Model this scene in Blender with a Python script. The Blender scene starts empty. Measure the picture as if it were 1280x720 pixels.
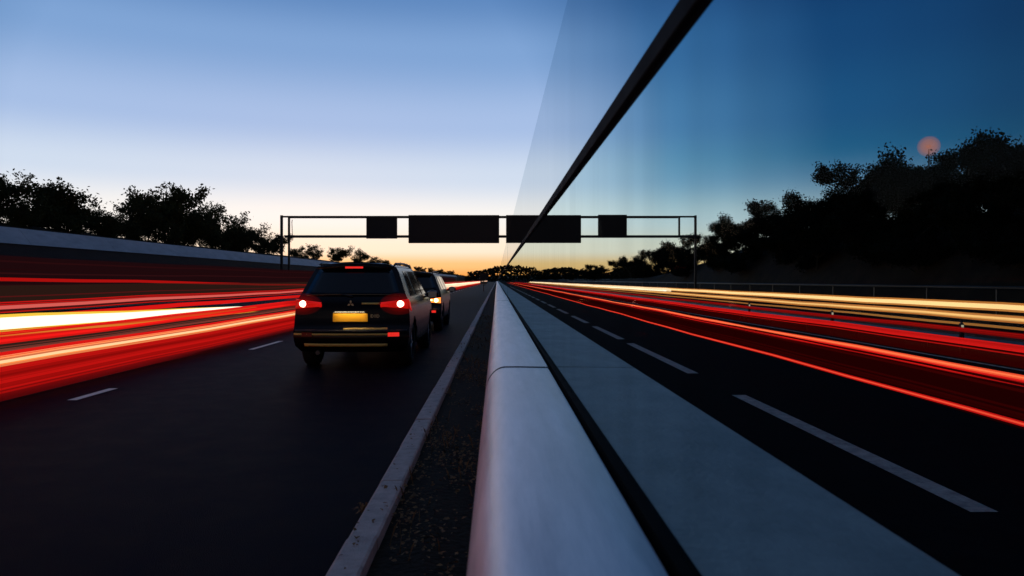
import bpy, math, random
from math import radians, sin, cos, pi, sqrt
from mathutils import Vector, Matrix

S = bpy.context.scene
COL = S.collection
EYE = 1.38          # camera height above the left carriageway
LOW = -0.62         # level of the right carriageway
rnd = random.Random(7)

# ------------------------------------------------------------------ helpers
class MB:
    """collects shapes into ONE mesh object"""
    def __init__(self):
        self.v = []; self.f = []
    def add(self, verts, faces):
        n = len(self.v)
        self.v += [tuple(p) for p in verts]
        self.f += [tuple(i + n for i in f) for f in faces]
        return self
    def box(self, x0, x1, y0, y1, z0, z1):
        return self.add([(x0,y0,z0),(x1,y0,z0),(x1,y1,z0),(x0,y1,z0),(x0,y0,z1),(x1,y0,z1),(x1,y1,z1),(x0,y1,z1)],
                        [(0,3,2,1),(4,5,6,7),(0,1,5,4),(1,2,6,5),(2,3,7,6),(3,0,4,7)])
    def prism(self, prof, ys):
        """closed x-z profile swept along y through the stations ys"""
        n = len(prof); vs = []; fs = []
        for y in ys: vs += [(x, y, z) for x, z in prof]
        for k in range(len(ys) - 1):
            for j in range(n):
                a = k*n + j; b = k*n + (j+1) % n
                fs.append((a, b, b+n, a+n))
        fs.append(tuple(range(n-1, -1, -1))); fs.append(tuple(range((len(ys)-1)*n, len(ys)*n)))
        return self.add(vs, fs)
    def tube(self, pts, rad, n=8, cap=True):
        pts = [Vector(p) for p in pts]
        if not isinstance(rad, (list, tuple)): rad = [rad]*len(pts)
        vs = []; fs = []
        for i, p in enumerate(pts):
            d = (pts[min(i+1, len(pts)-1)] - pts[max(i-1, 0)]).normalized()
            u = d.cross(Vector((0,0,1)) if abs(d.z) < .9 else Vector((1,0,0))).normalized(); w = d.cross(u)
            for k in range(n):
                a = 2*pi*k/n
                vs.append(p + (u*cos(a) + w*sin(a))*rad[i])
        for i in range(len(pts)-1):
            for k in range(n):
                a = i*n+k; b = i*n+(k+1) % n
                fs.append((a, b, b+n, a+n))
        if cap:
            fs.append(tuple(range(n-1, -1, -1))); fs.append(tuple(range((len(pts)-1)*n, len(pts)*n)))
        return self.add(vs, fs)
    def ball(self, c, r, nu=14, nv=9):
        rx, ry, rz = r if isinstance(r, (list, tuple)) else (r, r, r)
        vs = [(c[0], c[1], c[2]-rz)]; fs = []
        for i in range(1, nv):
            t = -pi/2 + pi*i/nv
            for k in range(nu):
                a = 2*pi*k/nu
                vs.append((c[0]+rx*cos(t)*cos(a), c[1]+ry*cos(t)*sin(a), c[2]+rz*sin(t)))
        vs.append((c[0], c[1], c[2]+rz)); top = len(vs)-1
        for k in range(nu):
            fs.append((0, 1+(k+1) % nu, 1+k)); fs.append((top, top-nu+k, top-nu+(k+1) % nu))
        for i in range(nv-2):
            for k in range(nu):
                a = 1+i*nu+k; b = 1+i*nu+(k+1) % nu
                fs.append((a, b, b+nu, a+nu))
        return self.add(vs, fs)
    def grid(self, rows):
        m = len(rows[0]); vs = [p for r in rows for p in r]; fs = []
        for i in range(len(rows)-1):
            for j in range(m-1):
                a = i*m+j
                fs.append((a, a+1, a+1+m, a+m))
        return self.add(vs, fs)
    def build(self, name, mat, parent=None, smooth=False, bevel=0, solid=0, subsurf=0):
        me = bpy.data.meshes.new(name); me.from_pydata(self.v, [], self.f); me.update()
        o = bpy.data.objects.new(name, me); COL.objects.link(o)
        if mat: me.materials.append(mat)
        if smooth:
            for p in me.polygons: p.use_smooth = True
        if parent: o.parent = parent
        if solid:
            m = o.modifiers.new('solid', 'SOLIDIFY'); m.thickness = solid; m.offset = 0
        if bevel:
            m = o.modifiers.new('bevel', 'BEVEL'); m.width = bevel; m.segments = 2; m.limit_method = 'ANGLE'
        if subsurf:
            m = o.modifiers.new('sub', 'SUBSURF'); m.levels = subsurf; m.render_levels = subsurf
        return o

def tag(o, label, cat, group=None):
    o['label'] = label; o['category'] = cat
    if group: o['group'] = group
    return o
def thing(name, label, cat, loc=(0,0,0), group=None, rz=0):
    o = bpy.data.objects.new(name, None); COL.objects.link(o)
    o.empty_display_size = .3; o.location = loc; o.rotation_euler = (0,0,rz)
    return tag(o, label, cat, group)
def struct(o, kind='structure'):
    o['kind'] = kind; return o
def copy_tree(o, parent=None):
    c = o.copy(); COL.objects.link(c); c.parent = parent
    for ch in list(o.children): copy_tree(ch, c)
    return c

# ------------------------------------------------------------------ materials
def nodes(name):
    m = bpy.data.materials.new(name); m.use_nodes = True
    nt = m.node_tree; nt.nodes.clear()
    out = nt.nodes.new('ShaderNodeOutputMaterial')
    return m, nt, out
def mat(name, c, rough=.6, metal=0., var=.25, scale=6., bump=0., bscale=40., coat=0., spec=.5, stretch=None, emis=None, estr=0., c2=None):
    m, nt, out = nodes(name)
    p = nt.nodes.new('ShaderNodeBsdfPrincipled'); nt.links.new(p.outputs[0], out.inputs[0])
    p.inputs['Roughness'].default_value = rough; p.inputs['Metallic'].default_value = metal
    p.inputs['Coat Weight'].default_value = coat; p.inputs['Specular IOR Level'].default_value = spec
    tc = nt.nodes.new('ShaderNodeTexCoord'); mp = nt.nodes.new('ShaderNodeMapping')
    nt.links.new(tc.outputs['Object'], mp.inputs[0])
    if stretch: mp.inputs['Scale'].default_value = stretch
    nz = nt.nodes.new('ShaderNodeTexNoise'); nz.inputs['Scale'].default_value = scale
    nz.inputs['Detail'].default_value = 8; nz.inputs['Roughness'].default_value = .65
    nt.links.new(mp.outputs[0], nz.inputs[0])
    r = nt.nodes.new('ShaderNodeValToRGB')
    r.color_ramp.elements[0].position = .3; r.color_ramp.elements[1].position = .7
    lo = c2 if c2 else tuple(x*(1-var) for x in c)
    hi = c if c2 else tuple(min(1, x*(1+var)) for x in c)
    r.color_ramp.elements[0].color = (*lo, 1); r.color_ramp.elements[1].color = (*hi, 1)
    nt.links.new(nz.outputs[0], r.inputs[0]); nt.links.new(r.outputs[0], p.inputs['Base Color'])
    mr = nt.nodes.new('ShaderNodeMapRange'); mr.inputs['To Min'].default_value = max(0, rough*.8); mr.inputs['To Max'].default_value = min(1, rough*1.2)
    nt.links.new(nz.outputs[0], mr.inputs[0]); nt.links.new(mr.outputs[0], p.inputs['Roughness'])
    if bump:
        n2 = nt.nodes.new('ShaderNodeTexNoise'); n2.inputs['Scale'].default_value = bscale; n2.inputs['Detail'].default_value = 6
        nt.links.new(mp.outputs[0], n2.inputs[0])
        b = nt.nodes.new('ShaderNodeBump'); b.inputs['Strength'].default_value = bump; b.inputs['Distance'].default_value = .02
        nt.links.new(n2.outputs[0], b.inputs['Height']); nt.links.new(b.outputs[0], p.inputs['Normal'])
    if emis:
        p.inputs['Emission Color'].default_value = (*emis, 1); p.inputs['Emission Strength'].default_value = estr
    return m
def emit(name, c, s):
    m, nt, out = nodes(name)
    e = nt.nodes.new('ShaderNodeEmission'); e.inputs[0].default_value = (*c, 1); e.inputs[1].default_value = s
    nt.links.new(e.outputs[0], out.inputs[0]); return m
def glow(name, c, lim, sig):
    """luminous air: a volume that emits and absorbs, so its edges fade softly from every side and it never exceeds lim"""
    m, nt, out = nodes(name)
    e = nt.nodes.new('ShaderNodeEmission'); e.inputs[0].default_value = (*c, 1); e.inputs[1].default_value = lim*sig
    a = nt.nodes.new('ShaderNodeVolumeAbsorption'); a.inputs[0].default_value = (0,0,0,1); a.inputs[1].default_value = sig
    ad = nt.nodes.new('ShaderNodeAddShader'); nt.links.new(e.outputs[0], ad.inputs[0]); nt.links.new(a.outputs[0], ad.inputs[1])
    nt.links.new(ad.outputs[0], out.inputs['Volume']); return m
def pane_mat(name, tint, refl, streaks=False):
    m, nt, out = nodes(name)
    t = nt.nodes.new('ShaderNodeBsdfTransparent'); t.inputs[0].default_value = (*tint, 1)
    tc = nt.nodes.new('ShaderNodeTexCoord'); mp = nt.nodes.new('ShaderNodeMapping'); mp.inputs['Scale'].default_value = (1,2.2,.12)
    nz = nt.nodes.new('ShaderNodeTexNoise'); nz.inputs['Scale'].default_value = 2.2; nz.inputs['Detail'].default_value = 5
    r = nt.nodes.new('ShaderNodeValToRGB'); k = .94 if streaks else .98    # faint run marks of rain on the pane
    r.color_ramp.elements[0].position = .35; r.color_ramp.elements[1].position = .65
    r.color_ramp.elements[0].color = (*[c*k for c in tint], 1); r.color_ramp.elements[1].color = (*tint, 1)
    nt.links.new(tc.outputs['Object'], mp.inputs[0]); nt.links.new(mp.outputs[0], nz.inputs[0]); nt.links.new(nz.outputs[0], r.inputs[0]); nt.links.new(r.outputs[0], t.inputs[0])
    g = nt.nodes.new('ShaderNodeBsdfGlossy'); g.inputs['Roughness'].default_value = .02
    mx = nt.nodes.new('ShaderNodeMixShader'); mx.inputs[0].default_value = refl
    nt.links.new(t.outputs[0], mx.inputs[1]); nt.links.new(g.outputs[0], mx.inputs[2]); nt.links.new(mx.outputs[0], out.inputs[0])
    return m

M = {}
M['asphalt'] = mat('asphalt', (.0015,.0045,.0105), rough=.6, var=.35, scale=3, bump=.5, bscale=160, spec=.015)
M['asphalt_low'] = mat('asphalt_low', (.007,.008,.009), rough=.85, var=.35, scale=3, bump=.5, bscale=160, spec=.008)
M['ground'] = mat('ground', (.012,.012,.008), rough=.95, var=.5, scale=.6, spec=.1)
M['bank'] = mat('bank', (.030,.020,.011), rough=.95, var=.5, scale=.7, bump=.6, bscale=6, spec=.1)
M['soil'] = mat('soil', (.020,.014,.009), rough=.95, var=.6, scale=14, bump=1, bscale=30, spec=.1)
M['kerb'] = mat('kerb', (.46,.37,.32), rough=.8, var=.3, scale=9, bump=.4, bscale=90)
M['paint_worn'] = mat('paint_worn', (.50,.43,.35), rough=.8, scale=9, bump=.2, bscale=120, c2=(.17,.15,.13))
M['paint'] = mat('paint', (.95,.76,.60), rough=.7, var=.25, scale=12, bump=.2, bscale=120)
M['coping'] = mat('coping', (1.0,.85,.84), rough=.38, metal=.5, scale=3.5, bump=.03, bscale=30, spec=.6, stretch=(4,.4,4), c2=(.60,.51,.53))
M['ledge'] = mat('ledge', (.40,.35,.31), rough=.6, var=.30, scale=4, bump=.3, bscale=60, stretch=(1,.6,1))
M['rubber'] = mat('rubber', (.004,.004,.005), rough=.9, var=.2, spec=.03)
M['rail'] = mat('rail', (.005,.0045,.004), rough=.8, var=.2, spec=.08)
M['steel'] = mat('steel', (.10,.10,.10), rough=.45, metal=.8, var=.2)
M['gantry'] = mat('gantry', (.018,.018,.02), rough=.7, metal=.2, var=.2)
M['board'] = mat('board', (.010,.011,.013), rough=.6, var=.2, spec=.3)
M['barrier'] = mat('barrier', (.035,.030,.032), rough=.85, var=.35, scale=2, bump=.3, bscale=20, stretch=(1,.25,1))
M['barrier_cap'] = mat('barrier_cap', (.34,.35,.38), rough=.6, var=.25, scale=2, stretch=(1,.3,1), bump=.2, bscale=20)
M['bark'] = mat('bark', (.045,.033,.022), rough=.9, var=.3, scale=12, bump=.5, bscale=30)
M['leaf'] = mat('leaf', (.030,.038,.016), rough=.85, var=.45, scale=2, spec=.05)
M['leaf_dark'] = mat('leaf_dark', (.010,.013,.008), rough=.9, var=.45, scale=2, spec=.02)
M['weed'] = mat('weed', (.20,.105,.045), rough=.85, var=.7, scale=25, spec=.2)
M['car_paint'] = mat('car_paint', (.005,.003,.003), rough=.22, var=.15, coat=.06, spec=.16)
M['car_paint_grey'] = mat('car_paint_grey', (.006,.005,.005), rough=.3, var=.15, coat=.1, spec=.2)
M['car_glass'] = mat('car_glass', (.004,.004,.005), rough=.06, var=.1, spec=.35)
M['plastic'] = mat('plastic', (.012,.012,.012), rough=.6, var=.2)
M['chrome'] = mat('chrome', (.30,.27,.2), rough=.35, metal=1, var=.1)
M['gold_reflection'] = mat('gold_reflection', (.90,.56,.12), rough=.5, metal=.0, var=.15, stretch=(.6,1,8), scale=4)  # gold colour painted in for yellow light reflected off the car
M['tyre'] = mat('tyre', (.012,.012,.012), rough=.9, var=.2, spec=.2)
M['rim'] = mat('rim', (.35,.35,.36), rough=.35, metal=.9, var=.1)
M['plate'] = mat('plate', (.92,.44,.012), rough=.5, var=.05)
M['plate_lamp'] = emit('plate_lamp', (1,.80,.50), 15)
M['lens'] = mat('lens', (.35,.01,.01), rough=.15, var=.1, emis=(1,.012,.008), estr=.5)
M['lens_dim'] = mat('lens_dim', (.35,.01,.01), rough=.15, var=.1, emis=(1,.03,.02), estr=.8)
M['lens_amber'] = mat('lens_amber', (.5,.12,.02), rough=.15, var=.1, emis=(1,.22,.04), estr=2.2)
M['bulb'] = emit('bulb', (1,.34,.24), 22)
M['halo'] = glow('halo', (1,.015,.01), .20, 1.2)
M['bulb_amber'] = emit('bulb_amber', (1,.45,.15), 14)
M['reflector'] = mat('reflector', (.8,.75,.6), rough=.2, var=.1, emis=(1,.8,.5), estr=.5)  # slight emission stands in for the glint of reflected light
M['mast'] = mat('mast', (.06,.06,.06), rough=.6, metal=.5)
M['glass_upper'] = pane_mat('glass_upper', (.90,.92,.93), .002)
M['glass_lower'] = pane_mat('glass_lower', (.81,.90,.92), .002, True)

# ------------------------------------------------------------------ the setting
def strip_ys(y0, y1, n): return [y0 + (y1-y0)*i/n for i in range(n+1)]
struct(MB().add([(-3000,-400,LOW-.02),(3000,-400,LOW-.02),(3000,4000,LOW-.02),(-3000,4000,LOW-.02)], [(0,1,2,3)]).build('ground', M['ground']))
struct(MB().prism([(-23.2,LOW-.01),(-.72,LOW-.01),(-.72,0),(-23.2,0)], strip_ys(-60,900,8)).build('road_left', M['asphalt']))
struct(MB().add([(.77,-60,LOW),(25.2,-60,LOW),(25.2,900,LOW),(.67,900,LOW)], [(0,1,2,3)]).build('road_right', M['asphalt_low']))
struct(MB().prism([(-.60,LOW-.01),(-.11,LOW-.01),(-.11,.05),(-.2,.06),(-.35,.075),(-.5,.06),(-.60,.05)], strip_ys(-20,900,6)).build('verge', M['soil']))
# kerb stones with open joints
kb = MB(); y = -6.36
while y < 160:
    L = .985*2 if y > 40 else .99
    dx = rnd.uniform(-.004,.004); dz = rnd.uniform(-.004,.004)
    kb.prism([(-.74+dx,LOW),(-.588+dx,LOW),(-.588+dx,.115+dz),(-.60+dx,.125+dz),(-.722+dx,.122+dz),(-.74+dx,.105+dz)], [y, y+L-.008]); y += L
kb.prism([(-.74,LOW),(-.588,LOW),(-.588,.115),(-.60,.125),(-.722,.122),(-.74,.105)], [y, 900])
struct(kb.build('kerb', M['kerb']))
# painted lane dashes
mk = MB()
def dash(x, y0, y1, w, z): mk.add([(x-w/2,y0,z),(x+w/2,y0,z),(x+w/2,y1,z),(x-w/2,y1,z)], [(0,1,2,3)])
dash(-4.87, 8.25, 9.15, .11, .004)
for k in range(-2, 30):
    if k != 0: dash(-4.87, 8.25+6*k, 8.25+6*k+2.0, .11, .004)
for xx in (-8.5, -12.1, -15.7):
    for k in range(-1, 14): dash(xx, 5+12*k, 8+12*k, .11, .004)
dash(-20.0, -20, 300, .15, .004)
struct(mk.build('lane_markings', M['paint']))
mk = MB()
for a, b in ((-2.5,3.2),(6.2,12.5),(15.4,22.7),(24.3,31),(33.5,40)): dash(4.2, a, b, .24, LOW+.004)
for k in range(20): dash(4.2, 43+9.3*k, 49.5+9.3*k, .24, LOW+.004)
for xx in (7.6,): 
    for k in range(16): dash(xx, 5+12*k, 8+12*k, .11, LOW+.004)
dash(11.6, -20, 300, .15, LOW+.004)
struct(mk.build('lane_markings', M['paint_worn']))

# banks behind the left barrier and the right road
def bank(name, prof, fall=None):
    mb = MB(); ys = [-60,-30,0,15,30,45,60,80,100,130,170,220,300,420,600,900]; rows = []
    for y in ys:
        f = fall(y) if fall else 1
        rows.append([(x + rnd.uniform(-.2,.2), y, (z-LOW)*f + LOW + (rnd.uniform(-.12,.12) if 0 < i < len(prof)-1 else 0)) for i, (x, z) in enumerate(prof)])
    mb.grid(rows)
    return struct(mb.build(name, M['bank'], smooth=True))
bank('bank_left', [(-24.0,LOW),(-24.2,3.6),(-25.5,4.15),(-27.5,4.55),(-31,4.7),(-40,4.2),(-70,LOW-.05)])
RF = lambda y: 1.0 if y < 95 else max(.35, 1-(y-95)*.012)
bank('bank_right', [(25.9,LOW),(26.6,.5),(28,2.6),(30,4.4),(34,6.0),(42,6.4),(80,LOW-.05)], RF)
# far rise of the land
hm = MB(); rows = []
for y, s in ((520,0),(640,.6),(760,1),(1000,.9),(1500,0)):
    rows.append([(x, y, LOW-.1 + s*(5+3.5*sin(x*.011)+2*sin(x*.031+1))) for x in range(-1400,1401,50)])
hm.grid(rows); struct(hm.build('hills', M['bank'], smooth=True))

# ------------------------------------------------------------------ median wall with its glass screen
WT = EYE - .48
mw = thing('median_wall', 'long pale wall between the two roads with a white rounded coping on top', 'wall', (0,0,0))
cop = MB(); y = -2.02
prof = [(-.125,0.0),(.28,0.0),(.285,WT-.004),(.278,WT+.002),(.20,WT+.003),(.12,WT+.004)] + [(.05-.112*sin(a*pi/20), WT-.15+.154*cos(a*pi/20)) for a in range(0,10)] + [(-.064,WT-.19),(-.068,WT-.3)]
seg = [-2.4, 3.96, 10.4]
while seg[-1] < 260: seg.append(seg[-1]+6.44)
for a, b in zip(seg[:-1], seg[1:]):
    ring = prof + [prof[0]]; n_ = max(2, int((b-a)/.8))
    sx_ = rnd.uniform(-.003,.003); sz_ = rnd.uniform(-.003,.002)
    cop.grid([[(x+sx_, a+(b-.03-a)*k/n_, z+sz_) for x, z in ring] for k in range(n_+1)])
core = MB()
core.prism([(-.12,-.6),(.30,-.6),(.30,0-.004),(-.12,0-.004)], [-2.4, 260])
core.prism([(-.118,.002),(.275,.002),(.282,WT-.03),(.04,WT-.03),(-.03,WT-.10)], [-2.4, 260])
core.build('core', M['rubber'], mw)
co = cop.build('coping', M['coping'], mw)
for p in co.data.polygons: p.use_smooth = True
co.data.set_sharp_from_angle(angle=radians(40))
led = MB()
for a, b in zip(seg[:-1], seg[1:]):
    led.prism([(.332,LOW),(.785,LOW),(.773,WT-.02),(.763,WT-.006),(.332,WT-.002)], [a+.05, b+.05-.02])
led.build('ledge', M['ledge'], mw, bevel=.004)

gx = .317
gs = thing('glass_screen', 'tall tinted glass screen standing in the top of the pale median wall', 'glass screen', (gx,0,WT))
MB().prism([(-.020,-.09),(.012,-.09),(.012,.006),(-.020,.006)], strip_ys(-2.4,258,12)).build('gasket', M['rubber'], gs)
RZ = EYE + gx/.71 - WT; TZ = EYE + gx/.257 - WT
MB().prism([(-.014,RZ-.022),(.014,RZ-.022),(.014,RZ+.022),(-.014,RZ+.022)], strip_ys(-2.4,258,40)).build('rail', M['rail'], gs, bevel=.004)
py = [-2.4, 21.0]
while py[-1] < 250: py.append(py[-1] + (12.0 if py[-1] < 60 else 40))
for a, b in zip(py[:-1], py[1:]):
    MB().box(-.006,.006, a, b-.006, .014, RZ-.024).build('lower_pane', M['glass_lower'], gs)
    MB().box(-.006,.006, a, b-.006, RZ+.024, TZ).build('upper_pane', M['glass_upper'], gs)

# dead leaves and weeds on the strip by the kerb: nobody could count them
lv = MB()
for i in range(8500):
    y = 1.0 + 26*rnd.random()**1.7; x = rnd.uniform(-.585,-.13)
    if rnd.random() < .04: x = rnd.uniform(-.80,-.60)
    on_kerb = x < -.588
    if not on_kerb and sin(y*3.1+x*9)+sin(y*1.3+1)+.6*sin(y*7.7-x*14) < rnd.uniform(-.9,.9): continue
    z = (.128 if x > -.74 else .004) if on_kerb else .068 + rnd.uniform(0,.03)
    if on_kerb and x < -.72 and x > -.75: continue
    s = rnd.uniform(.006,.018); a = rnd.uniform(0,2*pi); t = rnd.uniform(-.5,.5)
    if not on_kerb and rnd.random() < .06:   # a blade of grass
        h = rnd.uniform(.03,.10); w = .003
        lx, ly = h*.5*cos(a), h*.5*sin(a)
        lv.add([(x-w,y,z-.03),(x+w,y,z-.03),(x+lx*.5,y+ly*.5,z+h*.7),(x+lx,y+ly,z+h)], [(0,1,2),(0,2,3)]); continue
    u = Vector((cos(a),sin(a),t*.6))*s; w = Vector((-sin(a),cos(a),t))*s*.6; c = Vector((x,y,z+.004))
    lv.add([c-u, c+w, c+u, c-w+Vector((0,0,s*.4))], [(0,1,2),(0,2,3)])
struct(lv.build('leaf_litter', M['weed']), 'stuff')
# a small weed growing at the kerb joint
kw = MB()
for i in range(26):
    a = rnd.uniform(0,2*pi); h = rnd.uniform(.02,.07); r = rnd.uniform(.02,.09); b = Vector((rnd.uniform(-.02,.02),rnd.uniform(-.02,.02),0))
    p1 = b + Vector((r*.5*cos(a), r*.5*sin(a), h)); p2 = b + Vector((r*cos(a), r*sin(a), h*.6)); w = Vector((-sin(a),cos(a),0))*.007
    kw.add([b-w*.4, b+w*.4, p1+w, p2, p1-w], [(0,1,2,4),(4,2,3)])
tag(kw.build('weed', M['weed']), 'small dark weed sprouting on the road edge of the kerb', 'weed').location = (-.77, 4.25, .0)

# ------------------------------------------------------------------ noise barrier on the far left
nb = thing('noise_barrier', 'long dark noise barrier with a pale sloping top along the left of the road', 'noise barrier', (-23.3,0,0))
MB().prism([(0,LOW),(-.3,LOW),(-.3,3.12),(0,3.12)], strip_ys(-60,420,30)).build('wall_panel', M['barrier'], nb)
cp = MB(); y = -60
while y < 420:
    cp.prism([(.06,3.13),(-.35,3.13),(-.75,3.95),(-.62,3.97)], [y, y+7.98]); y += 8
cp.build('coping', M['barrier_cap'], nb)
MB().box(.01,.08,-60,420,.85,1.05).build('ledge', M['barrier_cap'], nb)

# ------------------------------------------------------------------ sign gantry
GY = 75.0
def px(x, y, d): return ((x-621)*d/900, EYE + (350-y)*d/900)
g = thing('sign_gantry', 'slim steel gantry spanning both roads and carrying four dark sign boards', 'gantry', (0,GY,0))
def seg_beam(mb, x0, x1, yt, yb, d0=-.12, d1=.12):
    a, zt = px(x0, yt, GY); b, zb = px(x1, yb, GY); mb.box(a, b, d0, d1, zb, zt)
m1 = MB(); seg_beam(m1, 351, 870, 269.9, 271.9); m1.build('top_chord', M['gantry'], g)
m2 = MB(); seg_beam(m2, 356, 868, 294.1, 296.9); m2.build('bottom_chord', M['gantry'], g)
for (x0, x1, d) in ((351.0,353.9,-.12),(357.0,359.3,.9)):
    a, zt = px(x0, 270, GY); b, _ = px(x1, 270, GY)
    MB().box(a, b, d-.11, d+.11, -.3, zt-.01 if d > 0 else zt+.06).build('post', M['gantry'], g)
a, zt = px(848,271.7,GY); b, zb = px(850,294.3,GY)
MB().box(a, b, -.10, .10, zb, zt).build('end_upright', M['gantry'], g)
for (x0, x1, d) in ((867.6,870.2,-.12),):
    a, zt = px(x0, 270, GY); b, _ = px(x1, 270, GY)
    MB().box(a, b, d-.11, d+.11, LOW-.02, zt+.05 if d < 0 else zt-.01).build('post', M['gantry'], g)
# depth braces tying the front and back chords
bk = MB(); seg_beam(bk, 357, 850, 270.2, 271.9, .8, 1.0); seg_beam(bk, 357, 850, 294.2, 296.6, .8, 1.0); bk.build('rear_chord', M['gantry'], g)
for xx in range(372, 850, 24):
    a, _ = px(xx, 0, GY)
    for yy in (271.1, 295.4):
        _, z = px(0, yy, GY); MB().tube([(a,.13,z),(a,.79,z)], .04, 6).build('brace', M['gantry'], g)
def board(x0, x1, y0, y1, lab, dd):
    a, zt = px(x0, y0, GY); b, zb = px(x1, y1, GY)
    t = thing('sign_board', lab, 'sign board', ((a+b)/2, GY-.2, zb), 'dark sign boards on the gantry')
    w = (b-a)/2; h = zt-zb
    MB().box(-w, w, -.30-dd, 0, 0, h).build('panel', M['board'], t, bevel=.02)
    fr = MB(); e = .07; y0_, y1_ = -.34-dd, -.302-dd
    fr.box(-w,w,y0_,y1_,0,e); fr.box(-w,w,y0_,y1_,h-e,h); fr.box(-w,-w+e,y0_,y1_,e,h-e); fr.box(w-e,w,y0_,y1_,e,h-e)
    fr.build('frame', M['plastic'], t)
    for k in (-.6, .6): MB().box(w*k-.05, w*k+.05, .002, .07, h*.1, h*.98).build('bracket', M['gantry'], t)
board(459,497,271,298.5,'small square dark sign board at the left end of the gantry row',0)
board(511.5,624,269.5,304.2,'widest dark sign board, hung over the road with the stopped cars',.1)
board(632.5,725.5,269.5,304.0,'wide dark sign board partly behind the edge of the glass screen',.1)
board(747,782.5,269,297.5,'small square dark sign board seen through the tinted glass',0)
cab = MB(); a, z1 = px(363, 277, GY-1); _, z2 = px(363, 300, GY-1)
cab.tube([(0,0,0),(.03,0,-(z1-z2)*.5),(.1,0,-(z1-z2))], .035, 6); cab.tube([(0,0,0),(-.05,.3,.25)], .035, 6)
tag(cab.build('cable', M['mast']), 'thin loose cable dangling from the gantry beside its left posts', 'cable').location = (a, GY-.45, z1)

# ------------------------------------------------------------------ guard rails and delineators on the right
def guard_rail(x, ztop, ys, label, sp, band=.31):
    t = thing('guard_rail', label, 'guard rail', (x,0,LOW))
    h = ztop-LOW
    pr = [(-.03,h-band),(.03,h-band*.9),(.0,h-band*.72),(.0,h-band*.62),(-.05,h-band*.5),(.0,h-band*.38),(.0,h-band*.28),(.03,h-band*.1),(-.03,h),(-.07,h),(-.04,h-band*.3),(-.09,h-band*.5),(-.04,h-band*.7),(-.07,h-band)]
    MB().prism([(.03,h-band),(-.03,h-band+.04),(.02,h-band*.62),(.02,h-band*.38),(-.03,h-.04),(.03,h),(.05,h),(.01,h-.05),(.06,h-band*.4),(.06,h-band*.6),(.01,h-band+.05),(.05,h-band)], ys).build('rail_beam', M['steel'], t)
    k = ys[0]+1; n = 0
    while k < ys[-1] and n < 60:
        MB().box(.065,.14,k-.05,k+.05,0,h-.03).build('post', M['steel'], t); k += sp; n += 1
    return t
guard_rail(12.4, LOW+.72, strip_ys(0,260,20), 'low steel guard rail between the red trails and the yellow trails', 4.0)
guard_rail(25.6, 1.06, strip_ys(6,260,20), 'higher grey rail at the foot of the dark trees on the right', 6.0, .16)
deli = thing('delineator', 'x', 'marker post', (12.4-.2, 18.9, LOW), 'reflector posts along the right guard rail')
MB().prism([(-.05,0),(.05,0),(.05,.84),(0,.9),(-.05,.84)], [-.03,.03]).build('post', M['plastic'], deli)
MB().box(-.03,.03,-.045,-.033,.72,.82).build('reflector', M['reflector'], deli)
deli['label'] = 'nearest marker post by the guard rail, with a small glinting reflector'
for yy, lab in ((26.2,'second marker post by the guard rail, next beyond the nearest'),(34.8,'farthest marker post by the guard rail, with a tiny glint')):
    c = copy_tree(deli); c.location.y = yy; c['label'] = lab
# far-off post standing on the median near the vanishing point
fs = thing('sign_post', 'tiny far-off sign on a post beside the end of the median wall', 'sign', (-1.6,88,0))
MB().tube([(0,0,-.3),(0,0,2.2)], .06, 8).build('post', M['mast'], fs)
MB().box(-.5,.5,-.08,-.065,1.3,2.2).build('panel', M['board'], fs, bevel=.005)
MB().box(-.42,.42,-.1,-.083,.85,1.22).build('plate', M['steel'], fs, bevel=.004)

# ------------------------------------------------------------------ round reddish lamp over the right trees
lp = thing('mast_lamp', 'small hazy reddish lamp glowing just above the dark trees', 'lamp', (34.2, 57.0, LOW+3.5))
hz = EYE + 167*57/900 - LOW - 3.5
MB().tube([(0,0,-1),(0,0,hz-.2)], [.10,.05], 10).build('pole', M['mast'], lp)
MB().ball((0,0,hz), (.2,.2,.12)).build('lamp_head', emit('lamp_head', (1,.30,.18), .5), lp, smooth=True)
for k, r_ in enumerate((.22,.42,.64,.86)):
    MB().ball((0,0,hz), (r_*.95,r_,r_*.95), 24, 16).build('glow', glow('lamp_glow', (1,.36,.28), .48, .6), lp, smooth=True)

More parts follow.
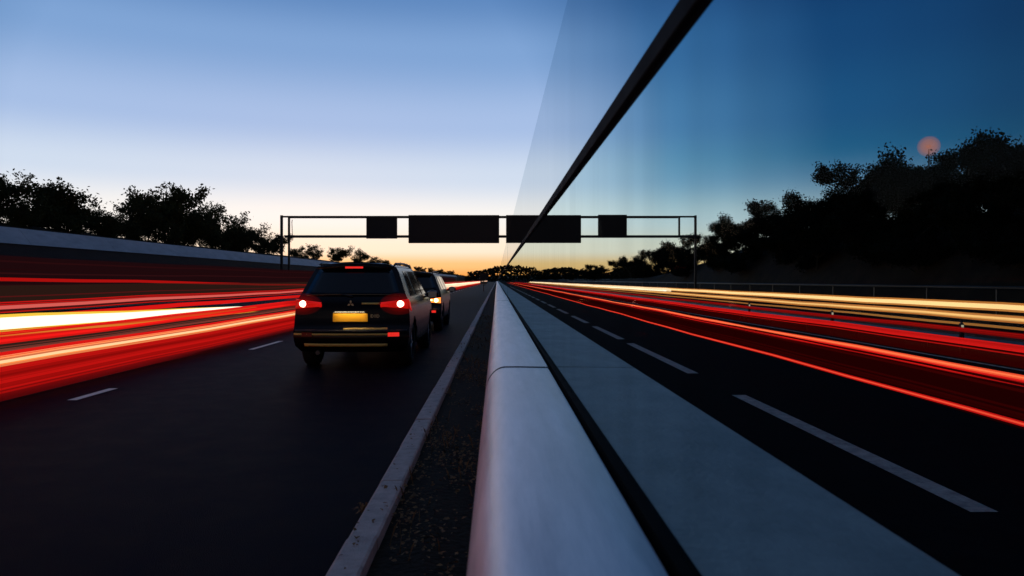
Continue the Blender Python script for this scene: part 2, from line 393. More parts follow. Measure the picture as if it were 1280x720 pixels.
# ------------------------------------------------------------------ trees
def make_tree(name, seed, H, crown_r, crown_z, nl, ls, leafmat, label, loose=1.0):
    r = random.Random(seed)
    t = thing(name, label, 'tree', (0,0,0))
    wood = MB(); tips = []
    def branch(p, d, L, rad, lev):
        pts = [p]; rr = [rad]; q = p.copy(); dd = d.copy(); n = 4
        for i in range(n):
            dd = (dd + Vector((r.uniform(-.22,.22), r.uniform(-.22,.22), r.uniform(-.06,.18)))).normalized()
            q = q + dd*L/n; pts.append(q.copy()); rr.append(rad*(1-.62*(i+1)/n))
            if lev > 0 and i > 0:
                for _ in range(2 if lev > 1 else 3):
                    a = r.uniform(0,2*pi); e = Vector((cos(a), sin(a), r.uniform(-.1,.7))).normalized()
                    branch(q.copy(), (dd*.45+e).normalized(), L*r.uniform(.42,.66), rad*.42, lev-1)
        if lev <= 1: tips.extend(pts[2:])
        wood.tube(pts, rr, 6 if lev > 1 else 4, cap=False)
    h0 = H*crown_z
    trunk_pts = [Vector((0,0,-.4)), Vector((r.uniform(-.1,.1),0,h0*.5)), Vector((r.uniform(-.2,.2),r.uniform(-.2,.2),h0)), Vector((r.uniform(-.3,.3),r.uniform(-.3,.3),H*.7))]
    wood.tube(trunk_pts, [H*.028,H*.022,H*.018,H*.008], 10)
    for k in range(7):
        f = r.uniform(.3,1); base = trunk_pts[2].lerp(trunk_pts[3], f) if k > 2 else trunk_pts[1].lerp(trunk_pts[2], f)
        a = 2*pi*k/7 + r.uniform(-.3,.3); el = r.uniform(.25,1.1)
        branch(base, Vector((cos(a), sin(a), el)).normalized(), crown_r*r.uniform(.75,1.1), H*.010, 2)
    wood.build('trunk', M['bark'], t, smooth=True)
    lf = MB(); vs = []; fs = []
    for i in range(nl):
        b = r.choice(tips); sp = crown_r*.11*loose
        c = b + Vector((r.gauss(0,sp), r.gauss(0,sp), r.gauss(0,sp*.8)))
        u = Vector((r.gauss(0,1),r.gauss(0,1),r.gauss(0,1))).normalized(); w = u.cross(Vector((r.gauss(0,1),r.gauss(0,1),r.gauss(0,1)))).normalized()
        s = ls*r.uniform(.6,1.3); u *= s; w *= s*.55; n = len(vs)
        vs += [c-u, c+w, c+u, c-w]; fs.append((n,n+1,n+2,n+3))
    lf.add(vs, fs); lf.build('crown', leafmat, t)
    return t

A = make_tree('broadleaf_tree', 3, 4.6, 2.3, .12, 7500, .115, M['leaf'], 'a', .7)
B = make_tree('broadleaf_tree', 11, 4.2, 2.5, .08, 7500, .115, M['leaf'], 'b', .7)
Cc = make_tree('broadleaf_tree', 29, 3.6, 2.0, .06, 6000, .11, M['leaf'], 'c', .8)
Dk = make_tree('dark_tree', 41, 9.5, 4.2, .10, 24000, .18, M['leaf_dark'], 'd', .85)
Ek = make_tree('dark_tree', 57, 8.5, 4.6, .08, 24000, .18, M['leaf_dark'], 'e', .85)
used = set()
TOP = {}
for p_ in (A,B,Cc,Dk,Ek):
    zz = sorted(v.co.z for v in p_.children[-1].data.vertices); TOP[p_] = zz[int(len(zz)*.992)]
def fit(p, base, top): return (top-base)/TOP[p]
def place(proto, x, y, z, s, rz, label, group):
    if proto.name in used: o = copy_tree(proto)
    else: o = proto; used.add(proto.name)
    o.location = (x,y,z); o.scale = (s*rnd.uniform(.9,1.1),)*2 + (s,); o.rotation_euler = (0,0,rz)
    o['label'] = label; o['group'] = group; return o
GL = 'trees on the bank above the left noise barrier'
near_left = [(-28.0,37.5,7.4,A,'dark bushy tree cut off by the left edge of the picture'),
 (-28.0,41.5,7.9,B,'low rounded tree second from the left edge above the noise barrier'),
 (-28.2,46.5,8.2,A,'dark tree left of the gap in the tree row above the barrier'),
 (-28.4,51.5,6.7,Cc,'short shrubby tree in the dip of the left tree row'),
 (-28.0,55.5,8.2,B,'leafy tree just left of the tallest tree above the barrier'),
 (-28.0,60.8,10.2,A,'tallest tree above the left barrier with wispy top twigs'),
 (-28.2,66.5,9.1,B,'broad tree just right of the tallest one above the barrier'),
 (-28.0,72.8,9.6,Cc,'tree with a spiky crown near the right end of the tall left group'),
 (-28.0,79.5,7.8,A,'small last tree of the left group, left of the gantry posts')]
for i, (x, y, top, p, lab) in enumerate(near_left):
    top = 3.9 + (top-3.9)*.84
    place(p, x, y, 3.7, fit(p,3.7,top), rnd.uniform(0,6), lab, GL)
    q = [B,Cc,A][i % 3]; place(q, x+1.2, y+2.6, 3.3, fit(q,3.3,4.3+(top-4.3)*.50), rnd.uniform(0,6), 'low dark shrub along the top of the left noise barrier', 'low shrubs along the left barrier')
    q = [Cc,B,A][i % 3]; place(q, x-2.6+rnd.uniform(-.5,.5), y+2.4, 4.3, fit(q,4.3,4.3+(top-4.3)*.6), rnd.uniform(0,6), 'lower dark tree filling the second row above the left noise barrier', 'second row of trees above the left barrier')
for i in range(17):
    y = 88 + 11*i + i*i*.8; p = [A,B,Cc][i % 3]
    top = 6.3 + rnd.uniform(-.5,.7) + (1.0 if i in (3,4) else 0)
    place(p, -28+rnd.uniform(-1,1), y, 3.6, fit(p,3.6,top), rnd.uniform(0,6), 'small far dark tree in the row behind the gantry and cars', 'far trees on the left')
GR = 'dark trees on the right bank'
tr = [(30,35.5,8.8,Dk,'tall dark tree at the right edge, mostly outside the picture'),
 (30.5,40.5,9.6,Ek,'big black tree at the right edge of the picture'),
 (30,45.5,9.3,Dk,'black tree under the round reddish lamp'),
 (30.5,52,10.3,Ek,'dark tree just left of the round reddish lamp'),
 (30,60.5,10.6,Dk,'dark tree with a raised pointed top left of the lamp'),
 (30.5,69,9.6,Ek,'dark tree midway along the black tree row on the right'),
 (30,79,9.8,Dk,'dark tree with a stepped top in the falling right row'),
 (30.5,91,9.2,Ek,'dark lower tree right of the right gantry post'),
 (30,104,7.6,Dk,'dark small tree at the left end of the tall right row')]
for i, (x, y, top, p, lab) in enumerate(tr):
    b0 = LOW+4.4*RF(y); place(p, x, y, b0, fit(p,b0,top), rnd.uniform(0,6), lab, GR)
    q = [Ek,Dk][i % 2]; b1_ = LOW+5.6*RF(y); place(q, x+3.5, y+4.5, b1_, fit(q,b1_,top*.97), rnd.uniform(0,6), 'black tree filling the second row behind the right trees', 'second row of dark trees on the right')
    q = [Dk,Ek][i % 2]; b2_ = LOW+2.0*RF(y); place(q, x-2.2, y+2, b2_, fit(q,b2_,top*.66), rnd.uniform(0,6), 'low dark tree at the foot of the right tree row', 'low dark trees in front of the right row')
for i in range(15):
    y = 114 + 13*i + i*i*1.1; b0 = LOW+3.4*RF(y); p = [Dk,Ek][i % 2]
    top = max(5.2, 8.2-(y-104)*.03) + (1.0 if i == 6 else 0) + rnd.uniform(-.3,.4)
    place(p, 30+rnd.uniform(-1,1.5), y, b0, fit(p,b0,top), rnd.uniform(0,6), 'far dark tree in the low row below the orange sky', 'far trees on the right')
# far belt of trees across the horizon: reads as one mass
fw = MB(); r2 = random.Random(5); vs = []; fs_ = []
for i in range(34000):
    x = r2.uniform(-420,420); y = 560 + r2.uniform(-20,60)
    top = 7.5 + 2.2*sin(x*.045) + 1.6*sin(x*.13+1) + (3.5 if -22 < x < 30 else 0) + min(6, abs(x)*.02)
    z = LOW + top*(1-r2.random()**1.25)
    c = Vector((x,y,z)); u = Vector((r2.gauss(0,1),r2.gauss(0,.5),r2.gauss(0,1))).normalized()*r2.uniform(.5,1.3)
    w = u.cross(Vector((r2.gauss(0,1),r2.gauss(0,1),r2.gauss(0,1)))).normalized()*r2.uniform(.6,1.2); n = len(vs)
    vs += [c-u, c+w, c+u, c-w]; fs_.append((n,n+1,n+2,n+3))
fw.add(vs, fs_); struct(fw.build('far_woods', M['leaf_dark']), 'stuff')

# ------------------------------------------------------------------ cars
def lerp_tab(tab, z):
    if z <= tab[0][0]: return tab[0][1]
    for (a, b), (c, d) in zip(tab[:-1], tab[1:]):
        if z <= c: return b + (d-b)*(z-a)/(c-a)
    return tab[-1][1]
def sstep(a, b, x):
    t = max(0, min(1, (x-a)/(b-a))); return t*t*(3-2*t)

def make_car(name, label, loc, paint, roof_z, W, lens, bulb, detail=True, rake=1.0, length=4.6, lz=0.0):
    car = thing(name, label, 'car', loc)
    k = W/1.80; top = roof_z
    HW = [(.27,.80*k),(.36,.87*k),(.50,.895*k),(.72,.90*k),(.95,.885*k),(1.08,.86*k),(1.16,.82*k),(top-.15,.685*k),(top-.07,.64*k),(top-.025,.56*k),(top,.40*k)]
    YR = [(.27,.10),(.36,.02),(.42,0),(.58,0),(.63,.035),(.70,.07),(1.0,.10),(1.10,.14),(1.16,.17*rake),(top-.15,.40*rake),(top-.06,.44*rake),(top-.02,.36*rake),(top,.40*rake)]
    hw = lambda z: lerp_tab(HW, z)
    yr = lambda x, z: lerp_tab(YR, z) + .13*(abs(x)/max(.3, hw(z)))**3
    zs = [.27,.32,.36,.42,.50,.58,.61,.65,.70,.80,.90,1.0,1.06,1.10,1.16,1.25,1.35,1.45,top-.15,top-.10,top-.07,top-.045,top-.025,top-.01,top]
    zs = sorted(set(round(z, 3) for z in zs))
    L = length; wb0, wb1 = .82, L-.88; wr = .36
    st = [0,.12,.28,.5,.62,.75,.88,1.02,1.15,1.3,1.6,2.0,2.4,2.7,2.95,3.2,3.35,3.5,3.65,3.8,3.95,4.1,4.3,4.45,4.6]
    st = [s*L/4.6 for s in st]
    body = MB(); secs = []
    for Y in st:
        w = 1 - sstep(0, 1.2, Y)
        g_ = 1 - .93*sstep(2.75*L/4.6, 3.65*L/4.6, Y)      # roof falls to the bonnet
        fr = sstep(3.9*L/4.6, L, Y)
        row = []
        for z in zs:
            x = hw(z); zz = z
            if z > 1.06: zz = 1.06 + (z-1.06)*g_; 
            hood = [(1.06,.84*k),(1.16,.80*k),(top-.15,.66*k),(top-.02,.5*k),(top,.3*k)]
            if z > 1.06: x = x*g_ + lerp_tab(hood, z)*(1-g_)
            x *= 1 - .10*fr; zz = zz - .16*fr*(1 if z > .7 else .2)*(z/1.1 if z < 1.1 else 1)
            for wy in (wb0, wb1):                               # wheel arch lifts the sill
                d = abs(Y-wy)
                if d < wr+.05:
                    arch = .36 + sqrt(max(0, (wr+.05)**2 - d*d))
                    if zz < arch and z < 1.0: zz = arch*1.0 - (0.001*(1-z))
            yy = Y*(1) + (yr(x, z) if Y == 0 else (lerp_tab(YR, z)+.13)*w)
            row.append((x, yy, zz))
        secs.append(row)
    rows = [[(-x,y,z) for x,y,z in reversed(r)][::-1] for r in secs]
    body.grid(secs)
    body.grid([list(reversed(r)) for r in rows])
    # roof strip, floor and nose
    nx = 9
    def across(p, dome):
        return [(p[0]*t, p[1], p[2] + dome*(1-t*t)) for t in [1-2*i/(nx-1) for i in range(nx)]]
    body.grid([across((r[-1][0], r[-1][1], r[-1][2]), .022) for r in secs])
    body.grid([list(reversed(across(r[0], 0))) for r in secs])
    body.grid([[(x*t, y+.10*(1-t*t), z) for t in [1-2*i/(nx-1) for i in range(nx)]] for (x, y, z) in secs[-1]])
    # tailgate side of the body
    body.grid([[(hw(z)*t, yr(hw(z)*t, z), z) for t in [-1+2*i/14 for i in range(15)]] for z in zs])
    body.build('body', paint, car, smooth=True)
    def patch(x0f, x1f, z0, z1, off, nx_=10, nz_=6):
        return [[(x0f(z)+(x1f(z)-x0f(z))*i/nx_, yr(x0f(z)+(x1f(z)-x0f(z))*i/nx_, z)-off, z) for i in range(nx_+1)] for z in [z0+(z1-z0)*j/nz_ for j in range(nz_+1)]]
    rw = MB().grid(patch(lambda z: -(hw(z)-.085), lambda z: hw(z)-.085, 1.13, top-.095, .010)).build('rear_window', M['car_glass'], car, smooth=True, solid=.008)
    MB().tube([(.02,yr(0,1.13)-.03,1.13),(-.18,yr(.18,1.17)-.03,1.165),(-.42,yr(.42,1.17)-.03,1.175)], [.012,.009,.006], 6).build('wiper', M['plastic'], rw)
    MB().grid(patch(lambda z: -.60*k, lambda z: .60*k, top-.092, top-.045, .055, 8, 2)).build('spoiler', paint, car, smooth=True, solid=.03)
    MB().grid(patch(lambda z: -.14, lambda z: .14, top-.085, top-.055, .078, 6, 2)).build('high_brake_light', M['lens_dim'], car, solid=.012)
    for sx in (-1, 1):
        for (y0, y1, cut) in ((.72,1.42,.2),(1.50,2.38,0),(2.45,3.15,-.45)):
            r_ = []
            for j in range(6):
                z = 1.12 + (top-.12-1.12)*j/5; a = y0 + max(0, cut)*j/5 + .1; b = y1 + min(0, cut)*j/5
                r_.append([(sx*(hw(z)+.006), a+(b-a)*i/5, z) for i in range(6)])
            MB().grid(r_).build('side_window', M['car_glass'], car, solid=.006)
        # tail lamp: tapers inward from the corner
        lens_o = MB().grid([[(sx*x, yr(x, zc+lz)-.012, z+lz) for (x, z, zc) in
              [(hw(1.0)-.002-(hw(1.0)-.46*k)*i/10, .935+.15*t+(.035*(i/10) if t < .5 else -.05*(i/10)), 1.0) for i in range(11)]] for t in (0,.25,.5,.75,1)])
        lo = lens_o.build('tail_light', lens, car, smooth=True, solid=.018)
        MB().ball((sx*.745*k, yr(.745*k,1.01+lz)-.022, 1.01+lz), (.066,.02,.052)).build('bulb', bulb, lo, smooth=True)
        if detail: MB().ball((sx*.74*k, yr(.74*k,1.01)-.10, 1.01), (.30,.14,.17), 24, 14).build('glow', M['halo'], lo, smooth=True)
        if detail: MB().ball((sx*.74*k, yr(.74*k,1.01)-.09, 1.01), (.20,.12,.12), 24, 14).build('glow', M['halo'], lo, smooth=True)
        if detail: MB().ball((sx*.74*k, yr(.74*k,1.01)-.08, 1.01), (.12,.10,.085), 24, 14).build('glow', M['halo'], lo, smooth=True)
        MB().ball((sx*.60*k, yr(.60*k,1.015+lz)-.016, 1.018+lz), (.055,.012,.016)).build('bulb', M['lens'] if bulb == M['bulb'] else bulb, lo, smooth=True)
        sidel = [[(sx*(hw(z)+.006), .14+lerp_tab(YR, z)+i*.05, z-.012*i+lz) for i in range(6)] for z in (.95,1.0,1.04,1.08)]
        MB().grid(sidel).build('side_lamp', lens, car, smooth=True, solid=.01)
        # reflector low in the bumper
        MB().grid(patch(lambda z: sx*(.58*k), lambda z: sx*(.75*k), .515, .575, .012, 4, 2)).build('bumper_reflector', M['lens_dim'] if sx > 0 else M['lens_dark'], car, solid=.012)
        # roof rail and mirror
        rr = MB().tube([(sx*.60*k,.62,top-.03),(sx*.605*k,.72,top-.005),(sx*.61*k,1.7,top+.012),(sx*.605*k,2.6,top-.01),(sx*.6*k,2.7,top-.04)], .018, 8); rr.build('roof_rail', M['steel'], car, smooth=True)
        mm = MB().ball((sx*(.86*k+.14), 3.02, 1.10), (.12,.06,.085)); mm.tube([(sx*.80*k,3.05,1.06),(sx*(.86*k+.1),3.03,1.07)], .022, 6)
        mo = mm.build('door_mirror', paint, car, smooth=True)
        MB().box(min(sx*(.86*k+.06),sx*(.86*k+.22)), max(sx*(.86*k+.06),sx*(.86*k+.22)), 2.955, 2.962, 1.04, 1.16).build('mirror_glass', M['rim'], mo, bevel=.003)
        for wy in (wb0, wb1):
            wd = thing('wheel', 'x', 'x'); del wd['label']; del wd['category']
            wd.parent = car; wd.location = (sx*.755*k, wy, wr-.01)
            ty = MB(); prof_ = [(-.11,.22),(-.12,.30),(-.10,.345),(-.06,.36),(.06,.36),(.10,.345),(.12,.30),(.11,.22)]
            rows_ = [[(x, rr_*cos(a), rr_*sin(a)) for x, rr_ in prof_ + [prof_[0]]] for a in [2*pi*i/28 for i in range(29)]]
            ty.grid(rows_); ty.build('tyre', M['tyre'], wd, smooth=True)
            rm = MB()
            for s5 in range(5):
                a = 2*pi*s5/5; d = Vector((0,cos(a),sin(a)))
                rm.tube([Vector((sx*.06,0,0)), Vector((sx*.07,0,0))+d*.12, Vector((sx*.06,0,0))+d*.22], [.05,.03,.035], 6)
            rm.tube([(sx*.03,0,0),(sx*.08,0,0)], .06, 12)
            rm.tube([(-.08,0,0),(.02,0,0)], .225, 24)
            rm.build('rim', M['rim'], wd, smooth=False)
    # number plate, handle strip, emblem and model lettering
    MB().box(-.27,.27,yr(0,.8)-.028,yr(0,.8)-.012,.735,.868).build('number_plate', M['plate'], car, bevel=.006)
    MB().grid(patch(lambda z: -.33, lambda z: .33, .885, .915, .02, 6, 2)).build('handle_strip', paint, car, solid=.02)
    MB().box(-.23,.23,yr(0,.88)-.115,yr(0,.88)-.09,.886,.892).build('plate_lamp', M['plate_lamp'], car)
    MB().box(-.27,.27,yr(0,.88)-.125,yr(0,.88)-.005,.893,.908).build('lamp_hood', M['plastic'], car, bevel=.004)
    MB().box(-.27,.27,yr(0,.88)-.128,yr(0,.88)-.119,.876,.892).build('hood_lip', M['plastic'], car)
    em = MB()
    for a in (pi/2, pi/2+2*pi/3, pi/2-2*pi/3):
        d = Vector((cos(a),0,sin(a))); p = Vector((-sin(a),0,cos(a))); c = Vector((0,yr(0,1.02)-.012,1.015))
        q = [c, c+d*.030+p*.017, c+d*.060, c+d*.030-p*.017]; em.add(q + [v-Vector((0,.01,0)) for v in q], [(0,1,2,3),(7,6,5,4),(0,4,5,1),(1,5,6,2),(2,6,7,3),(3,7,4,0)])
    if detail: em.build('emblem', M['chrome'], car)
    lt = MB(); x = .31
    yb = yr(.4,.83)-.012
    if detail:
        for ch in 'DID':   # small chrome letters, too blurred in the photograph to read
            if ch == 'D': lt.box(x,x+.012,yb-.008,yb,.80,.85); lt.box(x+.014,x+.032,yb-.008,yb,.838,.85); lt.box(x+.014,x+.032,yb-.008,yb,.80,.812); lt.box(x+.034,x+.044,yb-.008,yb,.812,.838); x += .060
            else: lt.box(x,x+.012,yb-.008,yb,.80,.85); x += .028
        lt.build('lettering', M['chrome'], car)
    # bumper: plastic step plus strips coloured gold to imitate reflected yellow light
    MB().grid(patch(lambda z: -(hw(z)-.04), lambda z: hw(z)-.04, .585, .612, .022, 14, 2)).build('bumper_step', M['plastic'], car, smooth=True, solid=.03)
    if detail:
        MB().grid(patch(lambda z: -(hw(z)-.015), lambda z: hw(z)-.25, .535, .562, .012, 14, 2)).build('bumper_reflection', M['gold_reflection'], car, smooth=True, solid=.012)
        MB().grid(patch(lambda z: -(hw(z)-.17), lambda z: hw(z)-.30, .365, .405, .014, 14, 2)).build('bumper_reflection', M['gold_reflection'], car, smooth=True, solid=.014)
        MB().grid(patch(lambda z: -.10, lambda z: hw(z)-.33, .615, .645, .010, 14, 2)).build('bumper_reflection', M['gold_reflection'], car, smooth=True, solid=.012)
        MB().grid(patch(lambda z: .17, lambda z: .44*k, 1.005, 1.028, .013, 6, 2)).build('tailgate_reflection', M['gold_reflection'], car, smooth=True, solid=.012)
    MB().tube([(-.5,.22,.27),(-.5,.05,.265)], .035, 10).build('exhaust', M['steel'], car)
    return car
M['lens_dark'] = mat('lens_dark', (.12,.01,.01), rough=.2, var=.1)
make_car('suv', 'dark off-road style car nearest the camera with yellow plate and glowing red lights', (-2.25,11.0,0), M['car_paint'], 1.65, 1.80, M['lens'], M['bulb'])
make_car('estate_car', 'second dark car queuing ahead of the nearest one, orange tail light showing', (-2.34,19.0,0), M['car_paint_grey'], 1.60, 1.74, M['lens_amber'], M['bulb_amber'], detail=False, rake=1.2, length=4.4, lz=-.17)

# ------------------------------------------------------------------ light trails of the passing traffic
def ell(x, z, rx, rz, n=14): return [(x+rx*cos(2*pi*i/n), z+rz*sin(2*pi*i/n)) for i in range(n)]
def trail(label, x, z, y0, y1, glows=(), core=None, slope=0., wob=.012, group=None, taper=None, fine=()):
    """a long luminous streak: glows = (dx, dz, rx, rz, colour, strength per metre); core = (radius, colour, strength)"""
    t = thing('light_trail', label, 'light trail', (x, y0, z), group)
    ys = [0.0]
    while ys[-1] < y1-y0: ys.append(min(y1-y0, ys[-1] + (2.5 if ys[-1]+y0 < 40 else 8)))
    ph = rnd.uniform(0,6)
    def swept(dx, dz, rx, rz, n):
        vs = []; fs = []
        for y in ys:
            Y = y+y0; s = 1.0
            if taper: s = max(.04, min(1, ((y1-Y)/taper)**.6 if Y < y1 else 0))
            off = slope*min(max(Y-10, -20), 45) + wob*sin(Y*.35+ph) + wob*.6*sin(Y*.93+2*ph)
            vs += [(a, y, b+off) for a, b in ell(dx, dz, rx*s, rz*s, n)]
        for k_ in range(len(ys)-1):
            for j in range(n):
                a = k_*n+j; b = k_*n+(j+1) % n; fs.append((a, b, b+n, a+n))
        fs.append(tuple(range(n-1,-1,-1))); fs.append(tuple(range((len(ys)-1)*n, len(ys)*n)))
        return MB().add(vs, fs)
    if core:
        r, c, s = core
        rx, rz = r if isinstance(r, tuple) else (r, r)
        swept(0, 0, rx, rz, 8).build('core', emit('trail_core', c, s), t, smooth=True)
    for (dx, dz, rx, rz, c, s, sg) in glows:
        swept(dx, dz, rx, rz, 16).build('glow', glow('trail_glow', c, s, sg), t, smooth=True)
    for (dx, dz, rr_, c, s) in fine:
        swept(dx, dz, rr_, rr_*.8, 6).build('streak', glow('trail_streak', c, s, 12), t, smooth=True)
    return t
def fines(n, wx, wz, c, s, r=.014, dz=0):
    return [(rnd.uniform(-wx,wx), dz+rnd.uniform(-wz,wz), r*rnd.uniform(.6,1.5), c, s*rnd.uniform(.5,1.2)) for _ in range(n)]
RED = (1,.012,.010); ORG = (1,.30,.06); YEL = (1,.62,.06); WHT = (1,.86,.62); MAR = (.50,.03,.05); BRN = (.42,.17,.12)
FAR = 330
# left carriageway
PNK = (1,.16,.13)
trail('thin red light line highest on the left, level with the horizon', -9.5, 1.44, -6, 120, [(0,0,.05,.035,RED,.40,6)], slope=-.012)
trail('broad dim maroon light band high against the left noise barrier', -12, 1.55, -8, 200, [(0,0,.4,.42,(.40,.09,.12),.03,.7)], fine=fines(4,.2,.45,(.5,.08,.10),.05,.02))
trail('broad faint brownish light band just above the white streak', -9, 1.02, -8, 200, [(0,0,.3,.26,BRN,.05,.9)], fine=fines(7,.2,.24,(.8,.07,.07),.16,.016))
trail('thin pinkish light line just above the white and yellow streak', -8, .93, -6, FAR, [(0,0,.05,.03,PNK,.7,6)], fine=fines(4,.1,.10,RED,.6))
trail('thick white and yellow light streak ending short of the nearest car', -6.4, .80, -5, 19.2, [(0,-.025,.17,.15,YEL,.95,5),(0,-.14,.10,.06,RED,.6,4)], core=((.075,.08),WHT,1.6), slope=-.012, taper=10, fine=fines(5,.1,.04,YEL,1,.016,-.12))
trail('red light band directly beneath the white streak', -6.2, .655, -6, FAR, [(0,0,.10,.075,RED,.65,5),(0,-.17,.2,.10,BRN,.07,1.2)], fine=fines(5,.08,.06,RED,1.0)+fines(4,.12,.07,(.9,.2,.14),.22,.012,-.16))
trail('orange cored light streak running low along the left lane', -5.8, .41, -8, FAR, [(0,0,.12,.115,RED,.72,4),(0,.0,.06,.055,ORG,1.1,8)], core=((.018,.018),(1,.55,.28),1.25), fine=fines(6,.06,.07,(1,.26,.10),1.1,.010))
trail('widest red light band, lowest on the left just above the road', -5.6, .18, -6, FAR, [(0,.03,.26,.20,RED,.27,1.8),(0,.06,.2,.11,RED,.36,1.8)], fine=fines(7,.2,.13,RED,.45,.014,.03))
trail('second faint red light line below the thin pinkish one', -7.2, .80, 9, FAR, [(0,0,.05,.045,RED,.7,5)])
trail('far white light streak glaring beyond the second car', -4.6, .85, 38, FAR, [(0,0,.22,.16,(1,.62,.42),1.7,.8)], fine=fines(4,.5,.25,(1,.5,.3),1.6,.04))
# right carriageway
trail('nearest thin red line of light on the right, crossing lowest', 4.6, .115, -3, FAR, [(0,0,.024,.022,RED,.8,10)], core=(.009,(1,.07,.03),1.4))
trail('dim maroon light haze between the two lowest right lines', 5.4, .08, -3, 220, [(0,0,.3,.2,(.7,.01,.012),.030,.5)], fine=fines(6,.3,.2,(.8,.012,.012),.06,.016))
trail('orange cored red light line, second lowest on the right', 6.0, .26, -3, FAR, [(0,-.03,.05,.06,RED,.5,5),(0,0,.03,.028,(1,.09,.03),1.5,16)], core=(.010,(1,.15,.05),1.8), fine=fines(4,.06,.06,RED,1.0,.01,-.06))
trail('broad red light band between the orange line and the yellow streaks', 8.0, .33, -3, FAR, [(0,0,.09,.055,RED,.95,5),(0,-.16,.4,.12,(.8,.01,.012),.045,.8)], fine=fines(4,.10,.07,RED,.8,.012,-.03))
trail('dim red light line just below the yellow streaks', 9.6, .345, -3, FAR, [(0,0,.10,.05,RED,.22,3)], fine=fines(3,.1,.06,RED,.45,.012))
trail('upper and thickest yellow white light streak on the right', 19, .36, 2, FAR, [(0,0,.20,.17,(1,.29,.055),.75,3)], core=((.06,.09),(1,.52,.20),1.9), fine=fines(5,.15,.15,(1,.34,.08),1.2,.025))
trail('white hot light streak on the right, glaring only far away near the vanishing point', 15.5, .40, 66, FAR, [(0,0,.5,.24,(1,.60,.34),1.7,.35)], core=((.05,.06),(1,.75,.5),2.2), fine=fines(4,.5,.22,(1,.6,.3),1.8,.04))
trail('lower yellow light streak, close under the thickest one', 14.6, .27, 2, FAR, [(0,0,.12,.10,(1,.27,.05),.65,4)], core=((.04,.05),(1,.46,.14),1.6), fine=fines(4,.1,.11,(1,.3,.07),1.0,.016))
trail('thin faint yellow light line lowest of the yellow streaks', 13.3, .145, 2, FAR, [(0,0,.04,.035,(1,.32,.07),.45,5)])

# ------------------------------------------------------------------ sky, afterglow, camera
W = bpy.data.worlds.new('World'); S.world = W; W.use_nodes = True
nt = W.node_tree; nt.nodes.clear()
N = nt.nodes.new; Lk = nt.links.new
out = N('ShaderNodeOutputWorld'); add = N('ShaderNodeAddShader'); Lk(add.outputs[0], out.inputs[0])
SUN_AZ = radians(-15)           # the sunset lies a little left of straight ahead
sky = N('ShaderNodeTexSky'); sky.sky_type = 'NISHITA'; sky.sun_disc = False
sky.sun_elevation = radians(.6); sky.sun_rotation = SUN_AZ
b1 = N('ShaderNodeBackground'); b1.inputs[1].default_value = .012; Lk(sky.outputs[0], b1.inputs[0]); Lk(b1.outputs[0], add.inputs[0])
tc = N('ShaderNodeTexCoord'); sep = N('ShaderNodeSeparateXYZ'); Lk(tc.outputs['Generated'], sep.inputs[0])
el = N('ShaderNodeValToRGB'); el.color_ramp.interpolation = 'EASE'
mr = N('ShaderNodeMapRange'); mr.inputs['From Min'].default_value = -.02; mr.inputs['From Max'].default_value = .98
Lk(sep.outputs['Z'], mr.inputs[0]); Lk(mr.outputs[0], el.inputs[0])
stops = [(-.02,(.70,.24,.05)),(.004,(.95,.37,.08)),(.020,(1.0,.58,.23)),(.042,(1.02,.87,.69)),(.085,(.95,.94,.92)),(.14,(.63,.74,.90)),(.21,(.38,.53,.82)),(.30,(.21,.38,.69)),(.37,(.105,.25,.54)),(.6,(.085,.17,.36)),(.96,(.085,.13,.25))]
while len(el.color_ramp.elements) < len(stops): el.color_ramp.elements.new(.5)
for e, (p, c) in zip(el.color_ramp.elements, stops): e.position = p+.02; e.color = (*c, 1)
dt = N('ShaderNodeVectorMath'); dt.operation = 'DOT_PRODUCT'; Lk(tc.outputs['Generated'], dt.inputs[0])
dt.inputs[1].default_value = (sin(SUN_AZ)*cos(radians(8)), cos(SUN_AZ)*cos(radians(8)), sin(radians(8)))
mr2 = N('ShaderNodeMapRange'); mr2.inputs['From Min'].default_value = -1; Lk(dt.outputs['Value'], mr2.inputs[0])
az = N('ShaderNodeValToRGB')
st2 = [(-1,(.05,.07,.10)),(0,(.08,.13,.18)),(.60,(.004,.10,.19)),(.77,(.012,.19,.33)),(.88,(.22,.47,.60)),(.945,(1,1,1)),(1,(1,1,1))]
while len(az.color_ramp.elements) < len(st2): az.color_ramp.elements.new(.5)
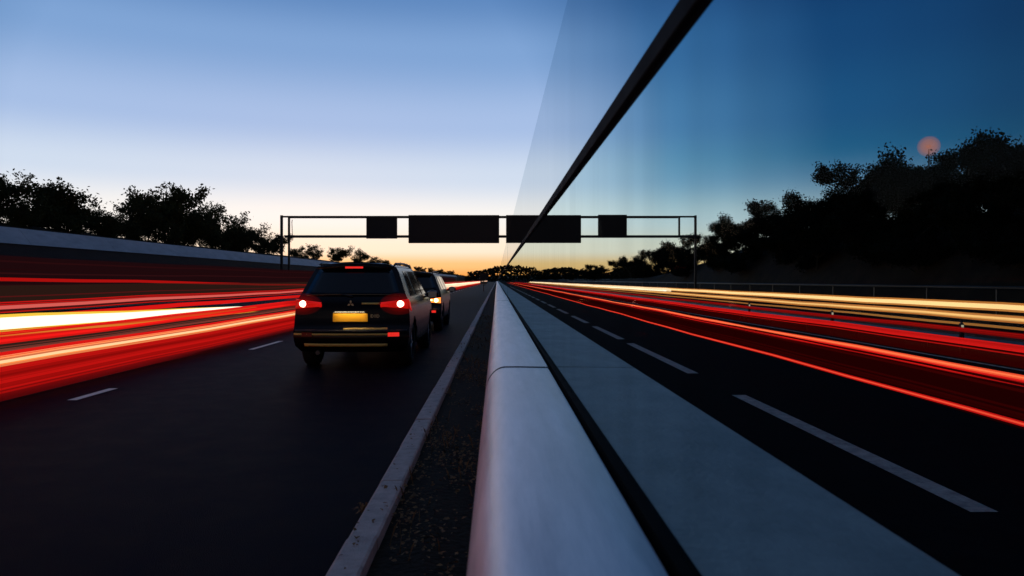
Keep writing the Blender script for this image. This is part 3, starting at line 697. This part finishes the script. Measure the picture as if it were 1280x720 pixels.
for e, (p, c) in zip(az.color_ramp.elements, st2): e.position = (p+1)/2; e.color = (*c, 1)
Lk(mr2.outputs[0], az.inputs[0])
mx = N('ShaderNodeMix'); mx.data_type = 'RGBA'; mx.blend_type = 'MULTIPLY'; 
zr = N('ShaderNodeValToRGB'); zr.color_ramp.interpolation = 'EASE'   # the darkening sets in above the horizon band and ends towards the zenith
zst = [(0,.10),(.02,.16),(.17,1),(.42,1),(.8,.2)]
while len(zr.color_ramp.elements) < len(zst): zr.color_ramp.elements.new(.5)
for e, (p, c) in zip(zr.color_ramp.elements, zst): e.position = p; e.color = (c,c,c,1)
Lk(sep.outputs['Z'], zr.inputs[0]); Lk(zr.outputs[0], mx.inputs[0])
Lk(el.outputs[0], mx.inputs[6]); Lk(az.outputs[0], mx.inputs[7])
b2 = N('ShaderNodeBackground'); b2.inputs[1].default_value = .95; Lk(mx.outputs[2], b2.inputs[0]); Lk(b2.outputs[0], add.inputs[1])

sl = bpy.data.lights.new('sun', 'SUN'); sl.energy = .03; sl.angle = radians(12); sl.color = (1,.55,.25)
so = bpy.data.objects.new('sun', sl); COL.objects.link(so)
so.rotation_euler = Vector((-sin(SUN_AZ)*cos(radians(.6)), -cos(SUN_AZ)*cos(radians(.6)), -sin(radians(.6)))).to_track_quat('-Z','Y').to_euler()

cd = bpy.data.cameras.new('camera'); cam = bpy.data.objects.new('camera', cd); COL.objects.link(cam)
cam.location = (0,0,EYE); cam.rotation_euler = (radians(90),0,0)
cd.sensor_width = 36; cd.lens = 900/1280*36; cd.shift_x = 19/1280; cd.shift_y = -10/1280
cd.clip_start = .02; cd.clip_end = 6000
cd.dof.use_dof = True; cd.dof.focus_distance = 12.5; cd.dof.aperture_fstop = 5.0
S.camera = cam
S.view_settings.view_transform = 'Standard'; S.view_settings.look = 'None'; S.view_settings.exposure = 0; S.view_settings.gamma = 1
S.cycles.transparent_max_bounces = 96; S.cycles.max_bounces = 8; S.cycles.volume_bounces = 0
S.cycles.use_denoising = True
